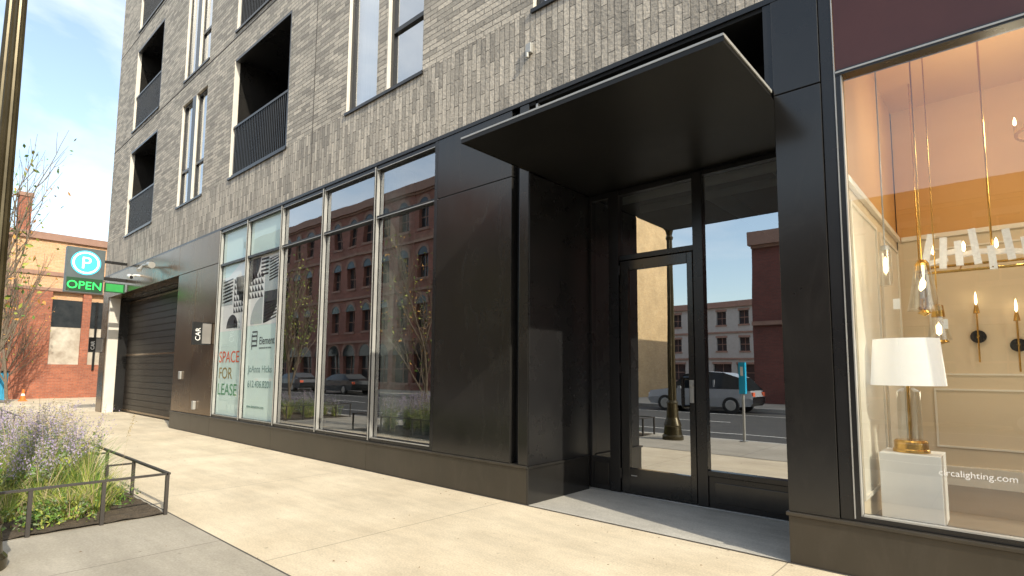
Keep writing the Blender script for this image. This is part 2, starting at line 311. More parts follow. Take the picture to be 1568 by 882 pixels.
mb.box(2.755,14,-0.05,0.2,0.372,0.40,PLINTH)
mb.build('plinth',B,bevel=0.004)
mb=MB()
mb.box(-1.69,-0.275,-0.01,0.1,0.431,3.885,BLACKP); mb.box(-1.69,-0.275,-0.01,0.1,3.895,4.735,BLACKP)
mb.box(-1.69,-0.0,0.11,0.3,0.43,4.735,VOID)
mb.box(-0.145,-0.0,-0.01,1.27,0.431,4.735,BLACKP)
mb.box(0.0005,0.012,0.0,1.27,0.431,3.87,BLACK)
mb.box(2.77,3.13,-0.02,0.3,0.401,3.878,BLACKP); mb.box(2.77,3.13,-0.02,0.3,3.888,4.735,BLACKP)
mb.box(2.78,3.12,0.0,1.3,0.0,4.73,BLACK)
mb.box(3.135,3.225,-0.01,0.12,0.401,4.735,BLACK)
mb.box(9.4,9.8,-0.02,0.3,0.401,4.735,BLACKP)
mb.build('black_cladding',B,bevel=0.004)
mb=MB()
mb.box(-0.001,2.775,0.9,1.0,3.95,4.74,VOID); mb.box(-0.001,2.775,0.0,1.0,4.70,4.739,VOID)
mb.box(2.70,2.768,-0.01,0.06,3.95,4.735,BLACK)
mb.box(0.10,0.13,0.0,0.05,3.95,4.735,ALU)
mb.build('canopy_recess',B)
CANT=mat('canopy_black',(0.006,0.006,0.006),(0.010,0.010,0.010),scale=1.5,rough=0.4,spec=0.35)
mb=MB()
mb.box(0.015,2.75,-1.1,1.26,3.885,3.93,CANT)
mb.box(0.0,2.76,-1.112,-1.1005,3.88,3.922,CANT); mb.box(0.0,2.76,-1.116,-1.1005,3.9225,3.940,ALU)
mb.box(2.752,2.762,-1.1,-0.03,3.915,3.94,ALU); mb.box(-0.0005,0.012,-1.1,-0.03,3.88,3.935,BLACKP)
mb.build('canopy',B)
mb=MB(); gl=MB(); vg=MB()
xs=[-9.40,-7.93,-6.36,-4.78,-3.18,-1.70]
for i,x in enumerate(xs):
    mb.box(x-0.03,x+0.03,-0.012,0.16,0.431,4.735,BLACK)
    mb.box(x+0.0305,x+0.038,-0.005,0.05,0.47,4.70,ALU)
    if i<5: mb.box(x-0.006,x+0.006,-0.022,-0.0125,0.45,4.72,ALU)
mb.box(-9.37,-1.73,0.0,0.16,0.431,0.50,BLACK); mb.box(-9.37,-1.73,0.0,0.16,4.67,4.734,BLACK)
mb.box(-9.36,-1.74,-0.008,-0.001,0.485,0.50,ALU); mb.box(-9.36,-1.74,-0.008,-0.001,4.665,4.675,ALU)
mb.box(-9.36,-1.74,0.005,0.15,3.875,3.925,BLACK); mb.box(-6.32,-1.74,-0.001,0.0045,3.88,3.893,ALU)
for i in range(5):
    (vg if i<2 else gl).poly([(xs[i]+0.03,0.06,0.5),(xs[i+1]-0.03,0.06,0.5),(xs[i+1]-0.03,0.06,4.67),(xs[i]+0.03,0.06,4.67)],VGLASS if i<2 else GLASS)
mb.build('storefront_frames',B); gl.build('storefront_glass',B); vg.build('leasing_glass',B)
mb=MB()
mb.poly([(-9.4,7,0.3),(-0.15,7,0.3),(-0.15,7,4.75),(-9.4,7,4.75)],ROOMWALL)
mb.poly([(-9.42,0.2,0.3),(-9.42,7,0.3),(-9.42,7,4.75),(-9.42,0.2,4.75)],ROOMWALL)
mb.poly([(-0.15,0.3,0.3),(-0.15,7,0.3),(-0.15,7,4.75),(-0.15,0.3,4.75)],ROOMWALL)
mb.poly([(-9.42,0.17,0.3),(-0.15,0.17,0.3),(-0.15,7,0.3),(-9.42,7,0.3)],CONCI)
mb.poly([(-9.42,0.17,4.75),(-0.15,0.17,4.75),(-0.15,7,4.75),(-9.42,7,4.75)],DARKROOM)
mb.cyl((-3.25,0.5,0.3),(-3.25,0.5,4.75),0.27,0.27,CONCI,24)
mb.cyl((-9,2,4.2),(-0.3,2,4.2),0.09,0.09,CONCI,12)
mb.build('storefront_room',B)
TEAL=mat('teal_vinyl',(0.62,0.77,0.74),(0.67,0.82,0.79),scale=0.7,rough=0.5)
VWH=mat('white_vinyl',(0.80,0.80,0.79),(0.83,0.83,0.82),rough=0.5)
VBK=mat('black_vinyl',(0.03,0.035,0.04),(0.05,0.05,0.06),rough=0.5)
VGR=mat('grey_vinyl',(0.42,0.47,0.48),(0.46,0.51,0.52),rough=0.5)
mb=MB(); y0=0.075
mb.poly([(-9.37,y0,0.5),(-6.39,y0,0.5),(-6.39,y0,4.67),(-9.37,y0,4.67)],TEAL)
y1=y0-0.002; y2=y0-0.004
for (a,b,zb,zt) in ((-9.36,-7.96,2.36,3.60),(-7.9,-6.39,2.42,3.87)):
    mb.poly([(a,y1,zb),(b,y1,zb),(b,y1,zt),(a,y1,zt)],VWH)
mb.poly([(-9.0,y1,3.6),(-8.35,y1,3.87),(-7.96,y1,3.87),(-7.96,y1,3.6)],VWH)
def qc(cx,cz,r,a0,m,n=10):
    pts=[(cx,y2,cz)]+[(cx+r*math.cos(a0+t*math.pi/2/n),y2,cz+r*math.sin(a0+t*math.pi/2/n)) for t in range(n+1)]
    mb.poly(pts,m)
def tris(x0,z0,w,nx,nz,m):
    s=w/nx
    for i in range(nx):
        for j in range(nz):
            mb.poly([(x0+i*s,y2,z0+j*s),(x0+i*s+s*0.95,y2,z0+j*s),(x0+i*s,y2,z0+j*s+s*0.95)],m)
def stripes(x0,x1,z0,z1,n,m,diag=0.0):
    h=(z1-z0)/(2*n)
    for i in range(n):
        z=z0+i*2*h; mb.poly([(x0,y2,z),(x1,y2,min(z1,z+diag)),(x1,y2,min(z1,z+h+diag)),(x0,y2,z+h)],m)
qc(-9.35,2.95,0.62,0,VGR); stripes(-9.3,-8.75,3.0,3.55,7,VBK,0.05); tris(-8.66,2.75,0.66,5,6,VBK); qc(-8.7,2.42,0.3,math.pi/2,VBK); qc(-8.7,2.42,0.3,0,VBK)
tris(-8.6,2.4,0.35,3,2,VGR); qc(-7.97,3.55,0.62,math.pi,VBK)
tris(-7.88,3.0,0.7,5,4,VBK); qc(-7.15,3.1,0.7,0,VGR); qc(-7.15,3.1,0.65,math.pi*1.5,VBK); stripes(-7.1,-6.42,2.45,2.9,7,VBK,0.12); stripes(-6.95,-6.42,3.3,3.8,8,VBK,0.08)
qc(-7.2,2.45,0.55,math.pi/2,VGR); qc(-7.88,3.85,0.5,math.pi*1.5,VBK); stripes(-7.35,-7.0,3.45,3.85,5,VBK)
vin=mb.build('leasing_vinyl',B)
TR=mat('text_red',(0.75,0.12,0.05),(0.7,0.14,0.06)); TO=mat('text_olive',(0.30,0.22,0.05),(0.3,0.22,0.06)); TG=mat('text_green',(0.08,0.30,0.14),(0.08,0.28,0.14)); TD=mat('text_dark',(0.05,0.07,0.08),(0.06,0.08,0.09)); TW=mat('text_white',(0.8,0.8,0.8),(0.8,0.8,0.8)); TM=mat('text_mint',(0.15,0.27,0.26),(0.15,0.27,0.26))
yt=0.071
text('space_text','SPACE',(-9.32,yt,1.66),0.36,TR,B,sx=1.08); text('for_text','FOR',(-9.3,yt,1.30),0.36,TO,B,sx=1.1); text('lease_text','LEASE',(-9.32,yt,0.94),0.36,TG,B,sx=1.12)
text('element_text','Element',(-7.28,yt,2.02),0.22,TD,B,sx=0.95); text('el_sub','commercial real estate',(-7.28,yt,1.93),0.06,TD,B)
text('name_text','JoAnna Hicks',(-7.74,yt,1.45),0.20,TM,B,sx=1.0); text('phone_text','612.436.8201',(-7.74,yt,1.14),0.20,TM,B,sx=1.0); text('web_text','www.elementmn.com',(-7.74,yt,0.72),0.09,TM,B)
mb=MB(); 
for z in (1.98,2.08,2.18): mb.box(-7.62,-7.4,yt-0.001,yt,z,z+0.035,TD)
mb.box(-7.64,-7.615,yt-0.001,yt,1.92,2.24,TD); mb.box(-7.40,-7.375,yt-0.001,yt,1.98,2.3,TD); mb.box(-7.62,-7.4,yt-0.001,yt,2.27,2.3,TD)
mb.build('element_logo',B)
D=1.27
mb=MB(); gl=MB()
mb.box(0.0,2.78,D,D+0.1,3.86,4.0,BLACK)
def fr(a,b,c,d,dy=0.0): mb.box(a,b,D-0.03+dy,D+0.08,c,d,BLACK)
fr(0.012,0.05,0.02,3.86); fr(0.33,0.475,0.02,3.86,-0.02); fr(0.05,0.33,0.02,0.42); fr(0.05,0.33,3.80,3.86)
fr(0.475,1.47,2.935,3.0); fr(0.475,1.47,3.80,3.86); fr(1.47,1.59,0.02,3.86,-0.02)
fr(1.59,2.70,0.02,0.36); fr(1.59,2.70,0.362,0.42,-0.02); fr(1.59,2.70,3.81,3.86); fr(2.70,2.78,0.02,3.86)
mb.box(0.0,2.78,D-0.05,D+0.1,0.005,0.02,ALU)
mb.box(1.66,2.65,D-0.042,D-0.031,0.08,0.30,BLACKP); mb.box(0.09,0.30,D-0.042,D-0.031,0.08,0.36,BLACKP)
for a,b,c,d in ((0.49,0.60,0.03,2.92),(1.385,1.455,0.03,2.92),(0.60,1.385,0.03,0.33),(0.60,1.385,2.80,2.92)):
    mb.box(a,b,D-0.035,D+0.02,c,d,BLACKP)
mb.build('entrance_frame',B,bevel=0.004)
for a,b,c,d in ((0.05,0.33,0.42,3.80),(0.475,1.47,3.0,3.80),(0.60,1.385,0.33,2.80),(1.59,2.70,0.42,3.81)):
    gl.poly([(a,D,c),(b,D,c),(b,D,d),(a,D,d)],DGLASS)
gl.build('entrance_glass',B)
mb=MB()
def tube(pts,r,m,mbx,n=10):
    for p,q in zip(pts[:-1],pts[1:]): mbx.cyl(p,q,r,r,m,n)
hx=1.37
tube([(hx,D-0.03,1.44),(hx-0.02,D-0.12,1.44),(hx-0.02,D-0.12,1.12),(hx,D-0.03,1.12)],0.02,BLACK,mb)
mb.box(1.395,1.445,D-0.045,D-0.035,1.16,1.42,ALU); mb.cyl((1.42,D-0.06,1.36),(1.42,D-0.035,1.36),0.02,0.02,ALU)
for z in (0.2,1.5,2.75): mb.cyl((0.485,D-0.045,z),(0.485,D-0.045,z+0.12),0.012,0.012,BLACK)
mb.box(0.62,0.70,D-0.038,D-0.035,0.24,0.25,ALU)
mb.build('door_hardware',B)
mb=MB()
mb.box(-0.14,3.2,7.0,7.1,0,4.7,ROOMWALL); mb.box(-0.14,-0.1,1.4,7,0,4.7,ROOMWALL); mb.box(3.12,3.2,3.3,7,0,4.7,ROOMWALL)
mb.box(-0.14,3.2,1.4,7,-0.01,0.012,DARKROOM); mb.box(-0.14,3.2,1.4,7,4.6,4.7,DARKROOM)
for y,z in ((1.9,3.95),(2.3,4.2),(2.9,4.1)): mb.cyl((-0.1,y,z),(3.1,y,z),0.06,0.06,WHITE,12)
mb.cyl((0.9,1.5,4.25),(0.9,7,4.25),0.12,0.12,WHITE,16); mb.cyl((2.1,1.5,4.05),(2.1,7,4.05),0.05,0.05,WHITE,16)
mb.build('lobby',B)
# ---- shop at right
WARM=mat('warm_wall',(0.68,0.58,0.43),(0.72,0.62,0.47),scale=0.5,rough=0.7)
WPAN=mat('wall_panel',(0.78,0.74,0.66),(0.80,0.77,0.69),rough=0.5)
WTOP=mat('ochre_wall',(0.60,0.34,0.12),(0.66,0.40,0.16),scale=0.5,rough=0.7)
SFLOOR=mat('shop_floor',(0.16,0.12,0.09),(0.22,0.17,0.13),scale=2,rough=0.4)
SPAND=mat('spandrel_glass',(0.050,0.016,0.010),(0.080,0.026,0.018),scale=0.6,rough=0.05,spec=0.5,rvar=0.02)
mb=MB()
for z0_,z1_,mm_ in ((0.2,3.1,WARM),(3.1,4.7,WTOP)):
    mb.poly([(3.24,3.0,z0_),(9.4,3.0,z0_),(9.4,3.0,z1_),(3.24,3.0,z1_)],mm_)
    mb.poly([(3.23,0.13,z0_),(3.23,3.0,z0_),(3.23,3.0,z1_),(3.23,0.13,z1_)],mm_)
    mb.poly([(9.4,0.13,z0_),(9.4,3.0,z0_),(9.4,3.0,z1_),(9.4,0.13,z1_)],mm_)
mb.poly([(3.23,0.13,0.3),(9.4,0.13,0.3),(9.4,3,0.3),(3.23,3,0.3)],SFLOOR)
mb.poly([(3.23,0.13,4.68),(9.4,0.13,4.68),(9.4,3,4.68),(3.23,3,4.68)],WTOP)
def mould_x(y0,y1,z0,z1,X=3.231):
    mb.box(X,X+0.006,y0,y1,z0,z1,WPAN)
    for a,b,c,d in ((y0,y1,z0,z0+0.03),(y0,y1,z1-0.03,z1),(y0,y0+0.03,z0+0.03,z1-0.03),(y1-0.03,y1,z0+0.03,z1-0.03)): mb.box(X+0.007,X+0.022,a,b,c,d,WPAN)
def mould_y(x0,x1,z0,z1,Y=2.982):
    for a,b,c,d in ((x0,x1,z0,z0+0.02),(x0,x1,z1-0.02,z1),(x0,x0+0.02,z0+0.02,z1-0.02),(x1-0.02,x1,z0+0.02,z1-0.02)): mb.box(a,b,Y,Y+0.018,c,d,WPAN)
mould_x(0.3,1.5,0.5,2.95); mould_x(1.7,2.9,0.5,2.95)
mb.box(3.232,3.27,0.14,2.95,3.07,3.12,WPAN); mb.box(3.28,9.4,2.96,2.999,3.07,3.12,WPAN)
mb.box(3.29,9.4,2.95,2.999,0.3,0.5,WPAN)
for x in (3.5,4.6,5.7): mould_y(x,x+0.95,0.7,1.35); mould_y(x,x+0.95,1.5,2.95)
mb.build('shop_room',B)
mb=MB(); gl=MB()
mb.box(3.225,3.27,-0.005,0.13,0.401,3.9,BLACK); mb.box(3.271,3.279,-0.001,0.06,0.42,3.9,ALU)
mb.box(3.228,3.236,-0.014,-0.0055,0.42,4.73,ALU)
mb.box(3.27,9.4,-0.005,0.13,0.401,0.44,BLACK); mb.box(3.285,9.4,-0.003,0.05,0.4405,0.452,ALU)
mb.box(3.226,9.4,-0.01,0.13,3.90,3.945,BLACK); mb.box(3.24,9.4,-0.016,-0.0105,3.918,3.932,ALU)
mb.box(6.3,6.37,-0.01,0.13,0.44,3.9,BLACK)
mb.box(3.24,9.4,0.0,0.1,3.946,4.735,SPAND)
mb.build('shop_window_frame',B)
gl.poly([(3.27,0.05,0.44),(9.4,0.05,0.44),(9.4,0.05,3.9),(3.27,0.05,3.9)],SGLASS); gl.build('shop_glass',B)
text('shop_lettering','circalighting.com',(3.745,0.044,0.80),0.062,TW,B)
mb=MB(); mb.box(9.8,14,0,0.2,0.4,4.735,BLACKP); mb.build('right_cladding',B)
mb=MB(); mb.box(-0.03,0.05,-0.05,-0.001,5.36,5.48,ALU); mb.cyl((0.0,-0.05,5.36),(0.0,-0.05,5.30),0.02,0.02,ALU); mb.build('wall_vent',B,bevel=0.004)
mb=MB(); mb.box(-11.55,-11.42,-0.06,-0.016,1.25,1.45,ALU); mb.box(-10.45,-10.33,-0.08,-0.016,0.55,0.75,ALU); mb.build('outlet_boxes',B,bevel=0.01)
# ------------------------------------------------------------------ interior lamps
BRASS=mat('brass',(0.55,0.33,0.08),(0.62,0.4,0.12),rough=0.25,metal=0.9)
SHADE=mat('linen_shade',(0.82,0.81,0.78),(0.78,0.77,0.74),scale=20,rough=0.8,emit=(1,0.96,0.9),estr=0.45)
CLEAR=glassmat('clear_lamp_glass',0.14,tint=(0.90,0.90,0.88))
ICE=mat('cast_glass_block',(0.85,0.85,0.84),(0.70,0.69,0.66),scale=30,rough=0.15,bump=0.4,bscale=40,emit=(1,0.95,0.88),estr=0.18)
BULB=mat('bulb',(1,0.8,0.5),(1,0.8,0.5),emit=(1,0.76,0.42),estr=8)
PED=mat('pedestal_white',(0.8,0.8,0.8),(0.82,0.82,0.82),rough=0.5)
E=empty('display_pedestal'); mb=MB(); mb.box(3.31,3.72,0.6,1.0,0.31,0.86,PED); mb.box(3.33,3.70,0.62,0.98,0.301,0.31,PED); mb.build('plinth_block',E,bevel=0.006)
E=empty('table_lamp'); c=(3.51,0.8,0.861)
mb=MB(); mb.lathe(c,[(0.0,0.0),(0.13,0.0),(0.13,0.02),(0.12,0.03),(0.12,0.085),(0.105,0.10),(0.0,0.10)],BRASS,32); mb.cyl((3.51,0.8,0.96),(3.51,0.8,1.42),0.012,0.012,BRASS); mb.build('base',E,smooth=True)
mb=MB(); mb.lathe(c,[(0.085,0.10),(0.085,0.50),(0.04,0.53)],CLEAR,32); mb.build('glass_body',E,smooth=True)
mb=MB(); mb.lathe(c,[(0.265,0.55),(0.235,0.94)],SHADE,40); mb.lathe(c,[(0.26,0.55),(0.23,0.94)],SHADE,40); mb.build('shade',E,smooth=True)
def lantern(name,x,y,z,s=1.0):
    E=empty(name); c=(x,y,z)
    mb=MB(); mb.cyl((x,y,z+0.43*s),(x,y,4.68),0.007,0.007,BRASS); mb.lathe(c,[(0.0,0.46*s),(0.03*s,0.45*s),(0.05*s,0.42*s),(0.06*s,0.36*s),(0.03*s,0.35*s)],BRASS,24); mb.lathe(c,[(0.03*s,0.02*s),(0.05*s,0.0),(0.0,-0.03*s)],BRASS,20); mb.lathe(c,[(0.0,0.02*s),(0.02*s,0.05*s),(0.018*s,0.12*s),(0.0,0.12*s)],BRASS,16); mb.build('stem',E,smooth=True)
    mb=MB(); mb.lathe(c,[(0.055*s,0.40*s),(0.10*s,0.12*s),(0.12*s,0.02*s)],CLEAR,24); mb.build('glass',E,smooth=True)
    mb=MB(); mb.lathe(c,[(0.0,0.20*s),(0.018*s,0.22*s),(0.022*s,0.26*s),(0.0,0.31*s)],BULB,12); mb.build('bulb',E,smooth=True)
lantern('lantern_pendant',3.65,0.85,2.02); lantern('lantern_pendant.002',3.50,2.3,2.2,0.9); lantern('lantern_pendant.003',4.45,1.0,1.75,0.9)
E=empty('cylinder_pendant'); c=(3.40,0.8,2.27)
mb=MB(); mb.cyl((3.40,0.8,2.6),(3.40,0.8,4.68),0.006,0.006,ALU); mb.lathe(c,[(0.0,0.36),(0.035,0.35),(0.04,0.31),(0.0,0.3)],ALU,20); mb.build('stem',E,smooth=True)
mb=MB(); mb.lathe(c,[(0.045,0.31),(0.05,0.0)],CLEAR,20); mb.build('glass',E,smooth=True)
mb=MB(); mb.lathe(c,[(0.0,0.10),(0.015,0.13),(0.015,0.22),(0.0,0.26)],BULB,12); mb.build('bulb',E,smooth=True)
E=empty('lantern_pendant.001'); c=(3.72,1.1,1.5)
mb=MB(); mb.cyl((3.72,1.1,2.1),(3.72,1.1,4.68),0.005,0.005,BRASS); mb.lathe(c,[(0.0,0.62),(0.04,0.60),(0.05,0.5),(0.02,0.5)],BRASS,20); mb.lathe(c,[(0.06,0.3),(0.07,0.28),(0.0,0.26)],BRASS,20); mb.build('stem',E,smooth=True)
mb=MB(); mb.lathe(c,[(0.05,0.5),(0.09,0.3)],CLEAR,20); mb.build('glass',E,smooth=True)
mb=MB(); mb.lathe(c,[(0.0,0.34),(0.02,0.36),(0.02,0.42),(0.0,0.45)],BULB,12); mb.build('bulb',E,smooth=True)
E=empty('linear_chandelier'); mb=MB(); gb=MB(); bb=MB()
def slab(mbx,cx,cy,cz,w,h,t,ang,m):
    ca,sa=math.cos(ang),math.sin(ang); pts=[]
    for yy_ in (-t,t):
        for dx,dz in ((-w,-h),(w,-h),(w,h),(-w,h)): pts.append((cx+dx*ca-dz*sa,cy+yy_,cz+dx*sa+dz*ca))
    for f in ((0,1,2,3),(7,6,5,4),(0,4,5,1),(1,5,6,2),(2,6,7,3),(3,7,4,0)): mbx.poly([pts[k] for k in f],m)
zc=2.50
mb.cyl((3.62,1.3,zc-0.08),(4.9,1.3,zc-0.08),0.012,0.012,BRASS); mb.cyl((3.62,1.5,zc),(4.9,1.5,zc),0.012,0.012,BRASS)
mb.cyl((4.1,1.4,zc),(4.1,1.4,4.68),0.008,0.008,BRASS); mb.cyl((4.6,1.4,zc),(4.6,1.4,4.68),0.008,0.008,BRASS)
rk=random.Random(2)
for k in range(12):
    x=3.66+k*0.11; slab(gb,x,1.28+0.02*(k%2),zc+rk.uniform(0.0,0.12),0.026,rk.uniform(0.10,0.16),0.025,rk.uniform(-0.25,0.4),ICE)
    slab(gb,x+0.05,1.5,zc+rk.uniform(0.04,0.18),0.08,0.022,0.025,rk.uniform(-0.2,0.3),ICE)
    if k%2==0: mb.cyl((x,1.25,zc-0.08),(x,1.55,zc),0.006,0.006,BRASS); bb.lathe((x+0.03,1.4,zc+0.1),[(0,0),(0.014,0.02),(0.012,0.07),(0,0.1)],BULB,10)
mb.build('arms',E); gb.build('glass_blocks',E,bevel=0.005); bb.build('bulbs',E,smooth=True)
E=empty('ring_chandelier'); mb=MB(); bb=MB()
for k in range(24):
    t0=2*math.pi*k/24;t1=2*math.pi*(k+1)/24; mb.cyl((4.62+0.3*math.cos(t0),2.0+0.3*math.sin(t0),3.75),(4.62+0.3*math.cos(t1),2.0+0.3*math.sin(t1),3.75),0.014,0.014,BRASS,8)
for k in range(6):
    t=2*math.pi*k/6; p=(4.62+0.3*math.cos(t),2.0+0.3*math.sin(t)); mb.cyl((*p,3.75),(*p,3.85),0.012,0.012,BRASS,8); bb.lathe((*p,3.85),[(0,0),(0.013,0.02),(0.01,0.06),(0,0.09)],BULB,8); mb.cyl((*p,3.75),(4.62,2.0,4.2),0.004,0.004,BRASS,6)
mb.cyl((4.62,2,4.2),(4.62,2,4.68),0.012,0.012,BRASS); mb.build('ring',E); bb.build('bulbs',E)
for n,(x,z) in enumerate(((3.92,1.92),(4.24,1.82))):
    E=empty('wall_sconce' if n==0 else 'wall_sconce.001'); mb=MB(); bb=MB()
    mb.cyl((x,2.98,z),(x,2.95,z),0.07,0.07,BLACK,20); mb.cyl((x,2.93,z-0.28),(x,2.93,z+0.3),0.008,0.008,BRASS); mb.cyl((x,2.98,z),(x,2.9,z),0.012,0.012,BRASS); mb.cyl((x,2.9,z+0.25),(x,2.9,z+0.34),0.03,0.015,BRASS)
    bb.lathe((x,2.9,z+0.34),[(0,0),(0.012,0.03),(0.010,0.10),(0,0.15)],BULB,10); mb.build('body',E); bb.build('bulb',E)
TAG=mat('paper_tag',(0.8,0.8,0.8),(0.8,0.8,0.78))
mb=MB(); mb.box(3.44,3.49,0.79,0.792,2.06,2.15,TAG); mb.box(3.77,3.80,0.85,0.852,1.88,1.96,TAG); mb.build('price_tags')
for i,(x,y,z,p) in enumerate(((4.3,1.4,3.7,38),(6.0,1.5,3.7,44),(3.75,0.5,2.6,9),(4.3,1.9,1.4,12))):
    l=bpy.data.lights.new('showroom_lamp','POINT'); l.energy=p; l.color=(1.0,0.86,0.62); l.shadow_soft_size=0.15
    o=bpy.data.objects.new('showroom_lamp' if i==0 else 'showroom_lamp.%03d'%i,l); o.location=(x,y,z); scene.collection.objects.link(o)
# ------------------------------------------------------------------ parking sign
E=empty('parking_sign')
SB=mat('sign_body',(0.07,0.09,0.10),(0.09,0.12,0.13),rough=0.4)
CY=mat('cyan_lit',(0.05,0.5,0.7),(0.05,0.5,0.7),emit=(0.03,0.55,0.85),estr=0.7); WL=mat('white_lit',(0.9,0.9,0.9),(0.9,0.9,0.9),emit=(1,1,1),estr=0.8); GL=mat('green_led',(0.02,0.5,0.1),(0.02,0.5,0.1),emit=(0.02,1,0.12),estr=1.6); DG=mat('dark_green',(0.005,0.05,0.02),(0.005,0.06,0.02),rough=0.4)
GL2=mat('green_panel',(0.02,0.3,0.06),(0.01,0.14,0.04),emit=(0.02,1,0.12),estr=0.15)
mb=MB(); X=-17.0
mb.box(X-0.25,X,-1.6,-0.64,3.82,5.22,SB); mb.box(X,X+0.012,-1.57,-0.67,3.86,4.28,DG)
mb.box(X-0.2,X-0.1,-0.64,-0.02,4.3,4.4,BLACK); mb.box(X-0.2,X-0.1,-0.64,-0.02,4.85,4.93,BLACK)
mb.build('cabinet',E,bevel=0.01)
def disc(mb,x,cy,cz,r,m,n=40): mb.poly([(x,cy+r*math.cos(2*math.pi*k/n),cz+r*math.sin(2*math.pi*k/n)) for k in range(n)],m)
mb=MB(); disc(mb,X+0.004,-1.12,4.76,0.38,CY); disc(mb,X+0.008,-1.12,4.76,0.34,WL); disc(mb,X+0.012,-1.12,4.76,0.29,CY); mb.build('disc',E)
R90=(math.pi/2,0,math.pi/2)
text('p_letter','P',(X+0.016,-1.12,4.58),0.52,WL,E,rot=R90,align='CENTER',ext=0.003); text('open_text','OPEN',(X+0.016,-1.12,3.94),0.34,GL,E,rot=R90,align='CENTER',ext=0.003)
mb=MB(); mb.box(X-0.1,X-0.06,-0.60,-0.05,3.92,4.22,DG); mb.box(X-0.06,X-0.055,-0.56,-0.1,3.95,4.19,GL2); mb.build('green_panel_box',E)  # small dark green box with a plain green front panel
for n,(x,z) in enumerate(((-9.6,2.06),(-19.5,2.06))):
    E=empty('blade_sign' if n==0 else 'blade_sign.001'); mb=MB(); mb.box(x-0.05,x,-0.42,-0.02,z,z+0.52,BLACK); mb.box(x,x+0.003,-0.22,-0.03,z+0.03,z+0.49,ROOMWALL); mb.build('panel',E,bevel=0.003)
    text('blade_text','CAR',(x+0.006,-0.26,z+0.09),0.15,TW,E,rot=(math.pi/2,-math.pi/2,math.pi/2),ext=0.001)
E=empty('security_camera'); mb=MB(); tube([(-15.6,-0.02,4.35),(-15.6,-0.15,4.35),(-15.5,-0.3,4.28)],0.03,WHITE,mb); mb.cyl((-15.6,-0.3,4.3),(-15.2,-0.34,4.22),0.07,0.06,WHITE); mb.cyl((-15.2,-0.34,4.22),(-15.17,-0.343,4.215),0.05,0.05,BLACK); mb.build('body',E,smooth=True)
E=empty('wall_floodlight'); mb=MB(); tube([(-14.7,-0.02,4.5),(-14.5,-0.25,4.5),(-13.6,-0.3,4.42)],0.03,ALU,mb); mb.cyl((-13.75,-0.3,4.44),(-13.35,-0.32,4.36),0.06,0.09,ALU); mb.cyl((-14.5,-0.25,4.5),(-14.25,-0.4,4.3),0.03,0.06,ALU); mb.build('body',E,smooth=True)
# ------------------------------------------------------------------ street lamp
LAMPM=mat('lamp_post_paint',(0.05,0.040,0.02),(0.08,0.065,0.035),scale=4,rough=0.25,metal=0.5)
GLOBE=mat('globe',(0.8,0.8,0.76),(0.75,0.75,0.7),rough=0.3)
def streetlamp(name,x,y):
    E=empty(name); c=(x,y,0.0)
    mb=MB(); mb.lathe(c,[(0.0,0.0),(0.24,0.0),(0.24,0.08),(0.21,0.12),(0.19,0.3),(0.2,0.33),(0.14,0.5),(0.12,0.8),(0.135,0.83),(0.10,0.88)],LAMPM,32)
    mb.lathe(c,[(0.095,0.88),(0.062,4.6)],LAMPM,32,star=0.10); mb.lathe(c,[(0.075,4.6),(0.085,4.65),(0.06,4.7),(0.09,4.82),(0.16,4.9),(0.16,4.94)],LAMPM,24); mb.build('post',E,smooth=True)
    mb=MB(); mb.lathe(c,[(0.12,4.94),(0.2,5.1),(0.22,5.25),(0.17,5.5),(0.08,5.65),(0.03,5.72),(0.0,5.8)],GLOBE,24); mb.build('globe',E,smooth=True)
streetlamp('street_lamp',-1.62,-4.47); streetlamp('street_lamp.001',-21,-5.0); streetlamp('street_lamp.002',-12,-18.3)
E=empty('parking_pay_station'); BL=mat('pay_blue',(0.02,0.35,0.6),(0.02,0.4,0.65),rough=0.4)
mb=MB(); mb.cyl((-0.3,-5.2,0.0),(-0.3,-5.2,1.05),0.03,0.03,ALU); mb.cyl((-0.3,-5.2,0),(-0.3,-5.2,0.03),0.1,0.1,ALU); mb.box(-0.37,-0.23,-5.25,-5.15,1.05,1.75,BL); mb.box(-0.33,-0.27,-5.149,-5.145,1.45,1.65,WHITE); mb.build('body',E)
